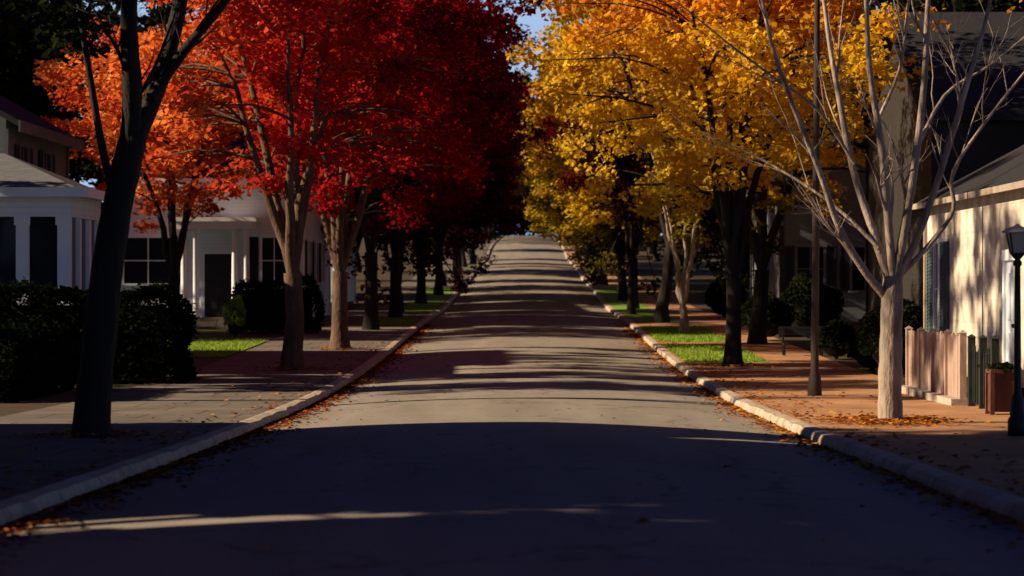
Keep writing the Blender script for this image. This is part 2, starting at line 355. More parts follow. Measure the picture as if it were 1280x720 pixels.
# right row
tree(5.35,62,VAR[1],'yellow','bark','golden maple with orange top and dark trunk beside the lawn',1.0,.98,1.0)
tree(7.3,76,VAR[3],'yellow','bark','golden yellow maple overhanging the lawn',.6,1.0)
tree(GX(855,84),84,PALE,'olive','barkpale','slender pale-barked tree with yellow-green leaves on a lawn',.9,1.0)
for i,(d,c,v_,sz) in enumerate([(94,'yellow',VAR[2],1.25),(105,'crimson',VAR[1],.86),(116,'yellowfar',LOW[0],1.1),(128,'olive',LOW[1],1),(140,'yellowfar',LOW[2],1),(155,'olive',LOW[0],.9),(168,'yellowfar',LOW[1],.85),(185,'olive',LOW[2],.9),(203,'yellowfar',LOW[0],.85),(222,'olive',LOW[1],.85),(300,'olive',LOW[2],.9),(322,'green',LOW[0],.9),(350,'green',LOW[1],.9)]):
    tree(((5.3 if d<150 else 4.95)+.25*math.sin(i*1.9)) if i!=1 else 4.6,d,v_,c,'bark',lab[c],i*2.2+.5,.99 if i!=1 else .75,sz)
# trees out of frame, most of them added for the shade they cast
tree(-5.9,7.5,VAR[1],'orange','bark','street maple standing on the pavement',.4,1.0)
tree(-8.9,17.0,NARROW,'green','bark','unseen narrow dark tree added to cut the lit strip short',2.0,1.05,1.12)
tree(-7.3,18.0,NARROW,'green','bark','unseen narrow dark tree added to cut the lit strip short',3.0,1.0,1.25)  # this pair is added out of view to break the sun strip
tree(-14.4,49.3,NARROW,'green','bark','unseen narrow dark tree added to band the road with shade',2.4,1.1,1.2)
tree(-15.8,55.0,NARROW,'green','bark','unseen narrow dark tree added to band the road with shade',4.4,.9,1.2)  # both stand out of view to throw dark bands across the road
tree(-14.4,43.6,HIGH,'green','bark','unseen tall thin tree with a high crown, added to dapple the pale wall',2.4,1.0,1.0)  # added out of view so its crown dapples the pale wall
tree(-28,64,DENSE[0],'green','bark','unseen dark green tree added to soften the house shadow',2.0,.8,.95)  # added out of view to blur the blocky house shadow
# background masses
for i,(x,y,s) in enumerate([(-17,106,.9),(-14,130,1),(-22,96,1.0),(-31,80,1.0),(-24,92,1.0),(-13,145,1),(-14,165,1.1),(-13,186,1.0),(-12,208,1.0),(-30,130,1.2),
    (14,98,1),(17,84,1.0),(25,74,1.1),(13,122,1),(14,138,1),(14,155,1.1),(14,176,1.1),(13,198,1.1),(12,225,1.1),(24,110,1.2),(27,90,1.2),(13,255,1.1),(12,290,1.1),(-14,320,1.2),(-10,350,1.1),(10,350,1.1),(9,375,1.1),(-10,385,1.2),(15,60.5,.5),
    (-7,448,1.3),(1,447,1.25),(8,450,1.4),(-16,450,1.5),(17,452,1.5),(-26,455,1.5),(27,455,1.5),(6.8,405,1.1),(-6.8,410,1.1),
    (-7.0,238,.75),(-7.2,262,.8),(7.2,246,.75),(7.2,272,.8),(-6.8,300,.8),(6.8,306,.8),(-6.6,335,.85),(6.6,340,.85),(-6.6,370,.9),(6.6,378,.9)]):
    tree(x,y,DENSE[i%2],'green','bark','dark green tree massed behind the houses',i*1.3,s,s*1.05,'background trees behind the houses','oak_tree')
tree(20,59,VAR[1],'orange','bark','orange autumn tree rising behind the roofs',1,.95,.95,'background trees behind the houses','oak_tree')
def conifer(seed,H,R):
    rng=np.random.default_rng(seed); b=B(); b.tube([(0,0,-.5),(0,0,H*.5),(0,0,H)],[.45,.28,.04],8)
    cen=[]
    for k_ in range(300):
        z=rng.uniform(.08,1); rad=R*(1-z)**.8*rng.uniform(.3,1.05); a=rng.uniform(0,6.28); cen.append((rad*math.cos(a),rad*math.sin(a),H*z-rad*.25))
        if k_%3==0: b.tube([(0,0,H*z*.97),cen[-1]],[.07,.02],4)
    C,t=clumps(np.array(cen),np.full(300,.035*H+.3),50,rng,.45)
    tm=bpy.data.meshes.new('trunk'); tm.from_pydata([tuple(v) for v in b.v],[],b.f); tm.materials.append(M['bark'])
    return tm,leaf_mesh('crown',C,.5,t,LM['green'],rng=rng)
CON=[conifer(41,30,5.5),conifer(42,27,6)]
for i,(x,y,s) in enumerate([(-12,460,1.1),(-5,456,1.25),(4,462,1.15),(11,456,1.1),(-18,462,1.1),(-1,475,1.2),(8,470,1.15)]):
    tree(x,y,CON[i%2],'green','bark','tall dark conifer closing the end of the street',i*1.1,s,s,'conifers at the end of the street','pine_tree')
# ------------------------------------------------------------ hand-placed foreground trees
def branch_rec(b,p,dirv,L,r0,depth,r,lst,step=5,bend=.22,up=.05):
    pts=[p.copy()];rs=[r0]; d=dirv.normalized()
    for k_ in range(step):
        d=(d+Vector((r.uniform(-bend,bend),r.uniform(-bend,bend),r.uniform(-bend*.6,bend*.6)+up))).normalized()
        pts.append(pts[-1]+d*L/step); rs.append(r0*(1-.8*(k_+1)/step))
    b.tube(pts,rs,6 if r0>.03 else 4); lst.append(pts)
    if depth>0:
        for k_ in range(2+(depth>1)):
            j=r.randint(1,step-1); dd=(pts[j+1]-pts[j]).normalized()
            side=Vector((r.uniform(-1,1),r.uniform(-1,1),r.uniform(-.3,.6))).normalized()
            branch_rec(b,pts[j],dd*.75+side*.65,L*r.uniform(.45,.7),rs[j]*.6,depth-1,r,lst,step,bend,up)
def pxtree(name,label,d,base,limbs,mat,seed,sub,depthvar=1.0,subL=1.6,sides=12,group='street trees along the kerbs',rk=1.0):
    r=random.Random(seed); o=Vector((GX(base[0],d),d,surf(GX(base[0],d),d)))
    e=empty(name,o,label,'tree',group); b=B(); tips=[]
    for li,(pts,r0,r1) in enumerate(limbs):
        dy=0 if li==0 else r.uniform(-depthvar,depthvar)
        raw=[P(px,py,d)+Vector((0,dy*(q/(len(pts)-1))**1.2*(0 if li==0 else 1),0)) for q,(px,py) in enumerate(pts)]
        if li==0: raw[0].z=o.z-.25
        else: r0*=rk; r1*=rk
        pp=[]
        for q in range(len(raw)-1):
            p0=raw[max(q-1,0)];p1=raw[q];p2=raw[q+1];p3=raw[min(q+2,len(raw)-1)]
            for t in (0,.25,.5,.75):
                pp.append(.5*((2*p1)+(p2-p0)*t+(2*p0-5*p1+4*p2-p3)*t*t+(3*p1-p0-3*p2+p3)*t**3))
        pp.append(raw[-1]); n=len(pp)
        rs=[r0+(r1-r0)*(q/(n-1)) for q in range(n)]
        if li==0: rs[0]*=1.4; rs[1]*=1.18; rs[2]*=1.06
        rs=[a*r.uniform(.95,1.05) for a in rs]
        b.tube(pp,rs,sides if li==0 else 8)
        if li>0:
            for k_ in range(sub):
                j=r.randint(int(n*.15),n-2); dd=(pp[j+1]-pp[j]).normalized()
                s=Vector((r.choice([-1,1])*r.uniform(.4,1),r.uniform(-1,1),r.uniform(-.1,.5))).normalized()
                branch_rec(b,pp[j],dd*.9+s*.55,subL*r.uniform(.6,1.3),min(rs[j]*.5,.038),2 if li<8 else 1,r,tips)
            branch_rec(b,pp[-1],(pp[-1]-pp[-2]),2.2,rs[-1]*.9,2,r,tips)
    b.obj('trunk',mat,e,smooth=True)
    return e,tips
e,tips=pxtree('maple_tree','large dark-trunked forked tree leaning beside the kerb',31.5,(115,552),[
 ([(112,560),(116,500),(124,420),(133,340),(145,265),(158,205),(168,165)],.245,.185),
 ([(163,180),(168,110),(169,40),(176,-40),(185,-130)],.15,.08),
 ([(168,170),(190,115),(207,50),(218,-20),(230,-120)],.155,.075),
 ([(188,122),(228,62),(272,5),(315,-60),(360,-130)],.08,.04),
 ([(146,262),(130,190),(118,110),(108,30),(100,-60)],.065,.03)],M['bark'],5,3,1.6,1.3)
rng=np.random.default_rng(77)
cen=[]
for tpt in tips:
    for p in tpt[2:]:
        if p.z>6.0: cen.append(tuple(p))
for _ in range(200):
    u=rng.normal(size=3); u/=np.linalg.norm(u); q=rng.uniform(.2,1)**.5
    cen.append((-5.6+u[0]*4.8*q,31.5+u[1]*4.8*q,9.4+u[2]*3.0*q))
for _ in range(14): cen.append((GX(rng.uniform(50,105),31.5),31.5+rng.uniform(-1,1),1.6+(360-rng.uniform(-20,90))/F*31.5))
cen=np.array(cen)-np.array(e.location)
C,t=clumps(cen,np.full(len(cen),.55),36,rng); o=link(bpy.data.objects.new('crown',leaf_mesh('crown',C,.14,t,LM['green'],rng=rng))); o.parent=e
e,tips=pxtree('bare_tree','pale-barked bare tree with upswept branches on brick pavement',36.0,(1113,530),[
 ([(1113,534),(1112,490),(1113,440),(1114,390),(1116,345)],.185,.155),
 ([(1108,372),(1078,338),(1045,285),(1018,215),(985,140),(955,60),(935,-30)],.075,.025),
 ([(1112,355),(1092,290),(1068,210),(1052,120),(1040,40),(1030,-60)],.08,.03),
 ([(1116,350),(1108,270),(1098,180),(1082,90),(1076,0),(1070,-90)],.08,.03),
 ([(1118,350),(1130,280),(1142,190),(1150,100),(1152,10),(1160,-80)],.085,.035),
 ([(1120,352),(1148,290),(1176,205),(1200,120),(1222,40),(1240,-50)],.075,.025),
 ([(1124,345),(1165,300),(1188,262),(1186,215),(1235,140),(1290,70)],.05,.018),
 ([(1098,310),(1050,262),(1000,225),(940,190),(880,165)],.038,.010),
 ([(1068,205),(1020,140),(960,100),(900,60),(850,25)],.033,.010),
 ([(1140,200),(1180,120),(1240,80),(1300,30)],.035,.012),
 ([(1092,160),(1120,90),(1125,20),(1130,-50)],.035,.015)],M['barkpale'],9,4,1.6,1.6,rk=.86)
rng=np.random.default_rng(78); cen=[tuple(tp[-1]) for tp in tips if tp[-1].z>5.2 and rng.uniform()<.25]
cen=np.array(cen)-np.array(e.location); C,t=clumps(cen,np.full(len(cen),.25),5,rng); o=link(bpy.data.objects.new('crown',leaf_mesh('crown',C,.09,t,LM['orange'],rng=rng))); o.parent=e
# ------------------------------------------------------------ shrubs and hedges
def shrub(name,label,cat,x,y,rx,ry,h,leaf,box=False,seed=1,ls=.09,dens=1.0,group=None):
    rng=np.random.default_rng(seed); z=surf(x,y); e=empty(name,(x,y,z),label,cat,group)
    n=min(int(2600*dens*(rx*ry*4+4*(rx+ry)*h)/6),26000)
    if box:
        fc=rng.choice(5,n,p=np.array([ry*h,ry*h,rx*h,rx*h,2*rx*ry])/(2*ry*h+2*rx*h+2*rx*ry)); a=rng.uniform(-1,1,n); c=rng.uniform(0,1,n)
        X=np.where(fc==0,-rx,np.where(fc==1,rx,a*rx)); Y=np.where(fc<=1,a*ry,np.where(fc==2,-ry,np.where(fc==3,ry,(c*2-1)*ry))); Z=np.where(fc==4,h,c*h)
        lump=1+.05*np.sin(X*2.3+seed)+.04*np.sin(Z*4+X*3)
        X=X*(1-.16*(Z/h)**4); Y=Y*(1-.2*(Z/h)**4)
        C=np.stack([X,Y,Z*(1+.06*np.sin(X*1.7+seed))],1)*np.stack([lump,lump,np.ones(n)],1)+rng.normal(0,.06,(n,3))
    else:
        u=rng.normal(size=(n,3)); u/=np.linalg.norm(u,axis=1)[:,None]; u[:,2]=np.where(u[:,2]<-.3,-u[:,2],u[:,2])
        lum=1+.10*np.sin(u[:,0]*5+seed)+.08*np.sin(u[:,2]*6+u[:,1]*4)
        q=(rng.uniform(.82,1.05,n)*lum)[:,None]
        C=u*q*np.array([rx,ry,h*.55])+np.array([0,0,h*.47])
    t=.5+.3*np.sin(C[:,0]*4+C[:,2]*5)+rng.normal(0,.2,n)
    o=link(bpy.data.objects.new('foliage',leaf_mesh('foliage',C,ls,t,LM[leaf],rng=rng))); o.parent=e
    b=B()
    if box:
        for q in range(9):
            X=-rx*.8+q*rx*1.6/8; b.tube([(X,0,-.05),(X,.05,h*.5),(X+.05,0,h*.9)],[.03,.025,.012],5)
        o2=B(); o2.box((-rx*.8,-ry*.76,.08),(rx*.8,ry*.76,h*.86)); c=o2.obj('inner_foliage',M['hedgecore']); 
    else:
        for q in range(7):
            a=q*.9; b.tube([(0,0,-.05),(rx*.3*math.cos(a),ry*.3*math.sin(a),h*.4),(rx*.6*math.cos(a),ry*.6*math.sin(a),h*.75)],[.03,.022,.01],5)
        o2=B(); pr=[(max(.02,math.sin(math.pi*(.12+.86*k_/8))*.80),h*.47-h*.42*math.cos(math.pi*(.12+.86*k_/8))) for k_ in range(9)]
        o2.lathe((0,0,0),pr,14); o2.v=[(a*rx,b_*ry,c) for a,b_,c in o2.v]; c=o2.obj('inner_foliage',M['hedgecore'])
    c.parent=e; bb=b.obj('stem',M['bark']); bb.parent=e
    return e
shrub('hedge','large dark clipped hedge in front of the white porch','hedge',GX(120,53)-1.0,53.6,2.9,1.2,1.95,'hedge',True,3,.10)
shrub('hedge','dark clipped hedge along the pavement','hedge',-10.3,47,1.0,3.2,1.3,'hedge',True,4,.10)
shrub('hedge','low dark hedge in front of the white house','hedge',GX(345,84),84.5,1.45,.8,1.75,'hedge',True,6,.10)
gp='shrubs around the houses'
for i,(px,d,rx,h,lf,lb) in enumerate([(294,81,.36,1.3,'grass','small trimmed light green ball beside the path'),
  (1045,66,.6,1.0,'green','dark low shrub on the lawn'),(955,78,.9,1.5,'green','dark shrub by the dark house'),(1010,80,1.0,2.0,'green','dark shrub by the dark house'),(905,100,.8,1.5,'green','dark rounded shrub beside the lawn'),
  (1090,59,.6,1.1,'green','dark low shrub beside the fence'),(1120,56.5,.8,1.7,'green','dark shrub at the corner of the pale house'),(1255,47.5,.35,.9,'green','dark shrub against the pale wall')]):
    shrub('shrub',lb,'shrub',GX(px,d),d,rx,rx,h,lf,False,50+i,.09,1.0,gp)
# ------------------------------------------------------------ houses
FRM='trim'
def window(fr,u,z,w,h,root,shut=None,shw=None,muntin=(2,2)):
    b=B(); b.fbox(fr,u-w/2,u+w/2,z,z+h,-.02,.015); g=b.obj('window',M['glass'],root)
    f=B(); t=.09
    f.fbox(fr,u-w/2-t,u-w/2,z,z+h,.0,.07); f.fbox(fr,u+w/2,u+w/2+t,z,z+h,.0,.07)
    f.fbox(fr,u-w/2-t-.04,u+w/2+t+.04,z+h,z+h+t+.03,.0,.09); f.fbox(fr,u-w/2-t-.05,u+w/2+t+.05,z-.08,z,.0,.12)
    for q in range(1,muntin[0]): a=u-w/2+w*q/muntin[0]; f.fbox(fr,a-.018,a+.018,z,z+h,.01,.04)
    for q in range(1,muntin[1]):
        a=z+h*q/muntin[1]; f.fbox(fr,u-w/2,u+w/2,a-.02,a+.02,.012,.048)
    fo=f.obj('frame',M[FRM]); fo.parent=g
    if shut:
        sw=shw or w*.5
        for s in (-1,1):
            c=u+s*(w/2+t+.05+sw/2); q=B(); q.fbox(fr,c-sw/2,c-sw/2+.06,z-.03,z+h+.03,.012,.06); q.fbox(fr,c+sw/2-.06,c+sw/2,z-.03,z+h+.03,.012,.06)
            q.fbox(fr,c-sw/2+.06,c+sw/2-.06,z+h-.05,z+h+.03,.012,.06); q.fbox(fr,c-sw/2+.06,c+sw/2-.06,z-.03,z+.06,.012,.06)
            q.fbox(fr,c-sw/2+.06,c+sw/2-.06,z+.06,z+h-.05,.012,.03)
            k_=z+.09
            while k_<z+h-.09: q.fbox(fr,c-sw/2+.06,c+sw/2-.06,k_,k_+.035,.03,.052); k_+=.08
            q.obj('shutter',M[shut],root)
def door(fr,u,z,w,h,root,mat='door'):
    b=B(); b.fbox(fr,u-w/2,u+w/2,z,z+h,-.02,.03)
    for s in (-1,1):
        for (a,c) in ((.12,.42),(.52,.9)):
            b.fbox(fr,u+s*w*.24-w*.16,u+s*w*.24+w*.16,z+h*a,z+h*c,.03,.05)
    d=b.obj('door',M[mat],root)
    f=B(); f.fbox(fr,u-w/2-.12,u-w/2,z,z+h,0,.08); f.fbox(fr,u+w/2,u+w/2+.12,z,z+h,0,.08); f.fbox(fr,u-w/2-.16,u+w/2+.16,z+h,z+h+.2,0,.1)
    o=f.obj('door_frame',M['trim']); o.parent=d
    k_=B(); p=fr[0]+fr[1]*(u+w*.38)+fr[2]*.08+Vector((0,0,z+h*.48)); k_.lathe(p,[(.01,-.04),(.035,-.02),(.035,.02),(.01,.04)],8); o=k_.obj('handle',M['blackpaint']); o.parent=d
def house(label,x0,x1,y0,y1,wh,rh,axis,wall,roof,over=.4,chim=None,hz=None,group='houses along the street',found=.4,trim='trim',fh=(.12,.17),th=.16):
    z=min(G(y0),G(y1))+.14 if hz is None else hz
    e=empty('house',((x0+x1)/2,(y0+y1)/2,z),label,'house',group)
    b=B(); b.box((x0,y0,z+found),(x1,y1,z+wh)); i=len(b.v)
    zt=z+wh
    if axis=='y':
        xm=(x0+x1)/2; b.v+=[(x0,y0,zt),(x1,y0,zt),(xm,y0,zt+rh),(x0,y1,zt),(x1,y1,zt),(xm,y1,zt+rh)]
    else:
        ym=(y0+y1)/2; b.v+=[(x0,y0,zt),(x0,y1,zt),(x0,ym,zt+rh),(x1,y0,zt),(x1,y1,zt),(x1,ym,zt+rh)]
    b.f+=[(i,i+1,i+2),(i+3,i+5,i+4),(i,i+2,i+5,i+3),(i+1,i+4,i+5,i+2)]
    b.obj('wall',M[wall],e)
    fb=B(); fb.box((x0+.03,y0+.03,z-1.2),(x1-.03,y1-.03,z+found)); fb.obj('foundation',M['brickwall'],e)
    r=B()
    if axis=='y':
        hw=(x1-x0)/2; sl=rh/hw
        for s in (-1,1):
            i=len(r.v); xe=xm+s*(hw+over); ze=zt-over*sl+.012
            for yy in (y0-over,y1+over): r.v+=[(xe,yy,ze),(xm,yy,zt+rh+.012),(xm,yy,zt+rh+.012+th),(xe,yy,ze+th)]
            r.f+=[(i,i+1,i+2,i+3),(i+4,i+7,i+6,i+5),(i,i+4,i+5,i+1),(i+3,i+2,i+6,i+7),(i,i+3,i+7,i+4)]
    else:
        hw=(y1-y0)/2; sl=rh/hw
        for s in (-1,1):
            i=len(r.v); ye=ym+s*(hw+over); ze=zt-over*sl+.012
            for xx in (x0-over,x1+over): r.v+=[(xx,ye,ze),(xx,ym,zt+rh+.012),(xx,ym,zt+rh+.012+th),(xx,ye,ze+th)]
            r.f+=[(i,i+1,i+2,i+3),(i+4,i+7,i+6,i+5),(i,i+4,i+5,i+1),(i+3,i+2,i+6,i+7),(i,i+3,i+7,i+4)]
    ro=r.obj('roof',M[roof],e)
    for s in (-1,1):
        t=B()
        if axis=='y': xe=xm+s*(hw+over); ze=zt-over*sl; t.box((min(xe,xe+s*.05),y0-over,ze-fh[0]),(max(xe,xe+s*.05),y1+over,ze+fh[1]))
        else: ye=ym+s*(hw+over); ze=zt-over*sl; t.box((x0-over,min(ye,ye+s*.05),ze-fh[0]),(x1+over,max(ye,ye+s*.05),ze+fh[1]))
        t.obj('fascia',M[trim],e)
    for xx in (x0,x1):
        for yy in (y0,y1):
            t=B(); t.box((xx-.07,yy-.07,z+found),(xx+.07,yy+.07,zt-.25)); t.obj('corner_board',M[trim],e)
    if chim:
        c=B(); c.box((chim[0]-.4,chim[1]-.4,zt),(chim[0]+.4,chim[1]+.4,zt+rh+1.1)); c.box((chim[0]-.47,chim[1]-.47,zt+rh+1.1),(chim[0]+.47,chim[1]+.47,zt+rh+1.25)); o=c.obj('chimney',M['brickwall']); o.parent=ro; o.location=(0,0,0)
    S=(Vector((x0,y0,z)),Vector((1,0,0)),Vector((0,-1,0))); Wf=(Vector((x0,y1,z)),Vector((0,-1,0)),Vector((-1,0,0))); E=(Vector((x1,y0,z)),Vector((0,1,0)),Vector((1,0,0)))
    return e,S,Wf,E
ax=GX(88,57)
FRM='dimtrim'
e,S,Wf,E=house('house with blue-white columned porch under a dark upper storey',ax-11,ax-2.4,61,69,6.3,2.4,'y','greyblue','roof',chim=(ax-5,66),trim='dimtrim')
for u in (2.0,4.4,6.9): window(S,u,4.2,1.0,1.5,e,'navy',.4)
for u in (2,5): window(E,u,4.2,1.0,1.5,e,'navy',.4)
FRM='trim'
zb=G(58)+.14
pw=B(); pw.box((ax-7,57,zb),(ax,60.98,zb+1.35)); pw.box((ax-7,57,zb+3.75),(ax,60.98,zb+4.35)); pw.obj('porch_wall',M['white'],e)
for px_ in (ax-6.9,ax-5.9,ax-4.9,ax-3.9,ax-2.95,ax-2.05,ax-1.15,ax-.17):
    c_=B(); c_.box((px_-.15,56.99,zb+1.35),(px_+.15,57.25,zb+3.75)); c_.box((px_-.19,56.96,zb+3.55),(px_+.19,56.985,zb+3.75)); c_.obj('column',M['trim'],e)
for py_ in (58.3,59.6,60.8):
    c_=B(); c_.box((ax-.24,py_-.13,zb+1.35),(ax-.01,py_+.13,zb+3.75)); c_.obj('column',M['trim'],e)
gl=B(); gl.box((ax-6.85,57.12,zb+1.35),(ax-.3,57.15,zb+3.75)); gl.obj('porch_window',M['glass'],e)
gl=B(); gl.box((ax-.13,57.28,zb+1.35),(ax-.11,60.9,zb+3.75)); gl.obj('porch_window',M['glass'],e)
pr=B(); pr.v=[(ax-7.3,56.6,zb+4.35),(ax+.35,56.6,zb+4.35),(ax+.35,61.3,zb+4.35),(ax-7.3,61.3,zb+4.35),(ax-5.5,59,zb+5.35),(ax-2.0,59,zb+5.35)]
pr.f=[(0,3,2,1),(0,1,5,4),(1,2,5),(2,3,4,5),(3,0,4)]; pr.obj('porch_roof',M['rooflit'],e)
co=B(); co.box((ax-7.35,56.5,zb+4.2),(ax+.42,56.598,zb+4.42)); co.box((ax+.352,56.6,zb+4.2),(ax+.45,61.3,zb+4.42)); co.obj('cornice',M['trim'],e)
bx0,bx1=GX(148,90),GX(378,90)
e,S,Wf,E=house('pale blue-white clapboard house with columned entrance and dark shutters',bx0,bx1,90,102,5.6,2.6,'x','white','roof',hz=G(88)+.1,chim=(bx0+2,96))
window(S,1.1,1.7,1.8,1.7,e,'navy',.40,(2,2)); window(S,5.8,1.7,.9,1.7,e,'navy',.35)
for u in (2,5,8): window(E,u,1.8,1.0,1.5,e,'navy',.4)
door(S,3.75,.45,1.1,2.35,e)
zb=G(88)+.1; cx=bx0+3.75
b=B()
for q in range(3): b.box((cx-1.3,88.3-.3*q,zb-.3),(cx+1.3,88.3-.3*q+.298,zb+.42-.14*(q)-.0))
b.box((cx-1.35,88.61,zb-.3),(cx+1.35,89.97,zb+.44)); b.obj('step',M['concrete'],e)
for s in (-1.15,-.72,.72,1.15):
    b=B(); b.lathe((cx+s,88.8,zb+.44),[(.15,0),(.15,.12),(.12,.15),(.115,1.4),(.10,3.1),(.14,3.15),(.15,3.25)],14)
    b.obj('column',M['trim'],e,True)
b=B(); b.box((cx-1.4,88.55,zb+3.69),(cx+1.4,89.96,zb+3.97)); b.box((cx-1.55,88.4,zb+3.972),(cx+1.55,89.96,zb+4.12)); b.obj('portico',M['trim'],e)
e,S,Wf,E=house('white clapboard house half hidden by red maples',-17,-8.8,112,124,5.6,2.4,'y','white','roof')
for u in (1.5,4,6.5): window(S,u,1.2,.9,1.5,e); window(S,u,3.8,.9,1.3,e)
# near houses that shade the road (just outside the frame)
e,S,Wf,E=house('tall grey clapboard house close to the pavement',-18,-10,-4,15.6,7.4,3.2,'y','greyblue','roof',over=.2)
for u in (2,5,8,12,15): window(E,u,1.2,1.0,1.6,e); window(E,u,4.3,1.0,1.5,e)
e,S,Wf,E=house('tall grey clapboard house close to the pavement',-18,-10,18.2,29.5,7.4,3.6,'y','greyblue','roof',over=.2)
for u in (2,5,8): window(E,u,1.2,1.0,1.6,e); window(E,u,4.3,1.0,1.5,e)
e,S,Wf,E=house('unseen low grey clapboard wing added to step the shadow edge',-16,-10.2,29.8,34.4,5.4,2.2,'x','greyblue','roof',over=.2)  # added out of view so the shadow edge steps across the road
for u in (2,3.6): window(E,u,1.2,1.0,1.6,e)
hz=G(46)+.1
e,S,Wf,E=house('low weathered off-white house with blue-green shutters beside the pavement',9.0,17.5,39,54.0,4.05,2.3,'y','cream','roof',over=.25,hz=hz,found=.35,chim=(14.5,47),trim='eave',fh=(.02,.10),th=.1)
window(Wf,1.6,1.15,.6,1.95,e,'teal',.85)
door(Wf,9.6,.35,1.0,2.3,e,'trim')
b=B(); b.fbox(Wf,8.6,10.6,-.1,.17,.0,.8); b.fbox(Wf,8.8,10.4,.17,.34,.0,.5); b.obj('step',M['concrete'],e)
FRM='dimtrim'
e,S,Wf,E=house('tall dark brown shingled house with dark gabled roof',10.5,20,62,74,6.6,3.0,'x','brown','roof',chim=(15,68),trim='roof')
window(S,6.5,4.1,1,1.4,e); window(S,1.5,1.2,1,1.5,e)
e,S,Wf,E=house('dark grey clapboard house with grey window frames behind shrubs',8.9,17,84,95,5.4,2.6,'y','greyblue','roof',trim='roof')
window(S,1.0,1.5,.9,1.5,e,'navy',.3); window(S,2.9,1.5,.9,1.5,e,'navy',.3)
# ------------------------------------------------------------ fences, lamp, pole, planter, bench
zf=lambda y:G(y)+.16
def fence(label,x,ya,yb,h,mat,pitch,pw_,flat,arc=0,base=False):
    e=empty('picket_fence',(x,(ya+yb)/2,zf((ya+yb)/2)),label,'fence')
    n=int((yb-ya)/1.9)+1
    for q in range(n+1):
        y=ya+(yb-ya)*q/n; b=B(); b.box((x-.06,y-.06,zf(y)-.2),(x+.06,y+.06,zf(y)+h+.05)); i=len(b.v)
        b.v+=[(x-.08,y-.08,zf(y)+h+.05),(x+.08,y-.08,zf(y)+h+.05),(x+.08,y+.08,zf(y)+h+.05),(x-.08,y+.08,zf(y)+h+.05),(x,y,zf(y)+h+.11)]
        b.f+=[(i,i+3,i+2,i+1),(i,i+1,i+4),(i+1,i+2,i+4),(i+2,i+3,i+4),(i+3,i,i+4)]; b.obj('post',M[mat],e)
    zz=zf((ya+yb)/2)
    if base:
        b=B(); b.box((x-.22,ya-.1,zz-.15),(x+.2,yb+.1,zz+.13)); b.obj('base',M['palestone'],e)
    for k_ in (.2,.74):
        b=B(); b.box((x+.012,ya,zz+h*k_),(x+.05,yb,zz+h*k_+.09)); b.obj('rail',M[mat],e)
    b=B(); y=ya+.12; r=random.Random(int(x*10+ya))
    while y<yb-.08:
        hh=h+r.uniform(-.03,.03)-arc*math.sin(math.pi*(y-ya)/(yb-ya)); i=len(b.v); z0=zf(y)+.06+r.uniform(-.01,.03); w=pw_*r.uniform(.9,1.05); t=.0 if flat else .09
        for xx in (x-.015+r.uniform(-.006,.002),x+.009): b.v+=[(xx,y-w,z0),(xx,y+w,z0),(xx,y+w,z0+hh-.05-t),(xx,y,z0+hh-.05),(xx,y-w,z0+hh-.05-t)]
        b.f+=[(i,i+1,i+2,i+3,i+4),(i+9,i+8,i+7,i+6,i+5)]+[(i+q,i+5+q,i+5+(q+1)%5,i+(q+1)%5) for q in range(5)]
        y+=pitch
    b.obj('picket',M[mat],e)
fence('weathered pinkish-brown board fence on a pale stone base',7.75,42.6,48.6,1.22,'fence',.113,.056,True,0,True)
fence('small dark open picket gate beside the planter',7.85,40.2,42.3,1.15,'gfence',.16,.022,False,.22)
px_,py_=GX(1252,39.0),39.0; z=surf(px_,py_); e=empty('planter_box',(px_,py_,z),'brown wooden planter box against the fence','planter')
b=B(); w=.2
b.box((px_-w,py_-w,z+.04),(px_+w,py_+w,z+.66)); b.box((px_-w-.03,py_-w-.03,z+.66),(px_+w+.03,py_+w+.03,z+.72))
for sx in (-1,1):
    for sy in (-1,1): b.box((px_+sx*w-.035,py_+sy*w-.035,z-.02),(px_+sx*w+.035,py_+sy*w+.035,z+.655))
b.obj('box',M['planter'],e)
rng=np.random.default_rng(5); C=rng.normal(0,1,(350,3))*np.array([.11,.11,.03])+np.array([0,0,.75]); o=link(bpy.data.objects.new('plant',leaf_mesh('plant',C,.07,rng.uniform(0,1,350),LM['green'],rng=rng))); o.parent=e
lx,ly=GX(1271,32),32; z=surf(lx,ly); e=empty('street_lamp',(lx,ly,z),'black post-top lantern street lamp with a wide pale cap','street lamp')
H=2.40
b=B(); b.lathe((lx,ly,z-.05),[(.13,0),(.13,.25),(.10,.30),(.085,.5),(.07,.56),(.05,.62),(.045,1.6),(.04,H-.12),(.06,H-.10),(.06,H-.06),(.035,H-.03),(.09,H+.03),(.10,H+.06)],16); b.obj('post',M['blackpaint'],e,True)
b=B(); zt=z+H+.01; i=0
for (r0,z0) in ((.075,0),(.115,.26)): b.v+=[(lx-r0,ly-r0,zt+z0),(lx+r0,ly-r0,zt+z0),(lx+r0,ly+r0,zt+z0),(lx-r0,ly+r0,zt+z0)]
b.f=[(0,1,5,4),(1,2,6,5),(2,3,7,6),(3,0,4,7),(0,3,2,1),(4,5,6,7)]; b.obj('lamp_glass',M['frost'],e)
b=B()
for sx,sy in ((-1,-1),(1,-1),(1,1),(-1,1)): b.tube([(lx+sx*.078,ly+sy*.078,zt-.01),(lx+sx*.119,ly+sy*.119,zt+.27)],[.014,.014],5)
b.obj('lantern_frame',M['blackpaint'],e)
b=B(); b.lathe((lx,ly,zt+.262),[(.20,0),(.21,.015),(.20,.03),(.10,.075),(.04,.095),(.02,.12)],20); b.obj('lamp_cap',M['cap'],e,True)
ux,uy=GX(1018,47),47; z=surf(ux,uy); e=empty('utility_pole',(ux,uy,z),'slim dark weathered utility pole beside the kerb','utility pole')
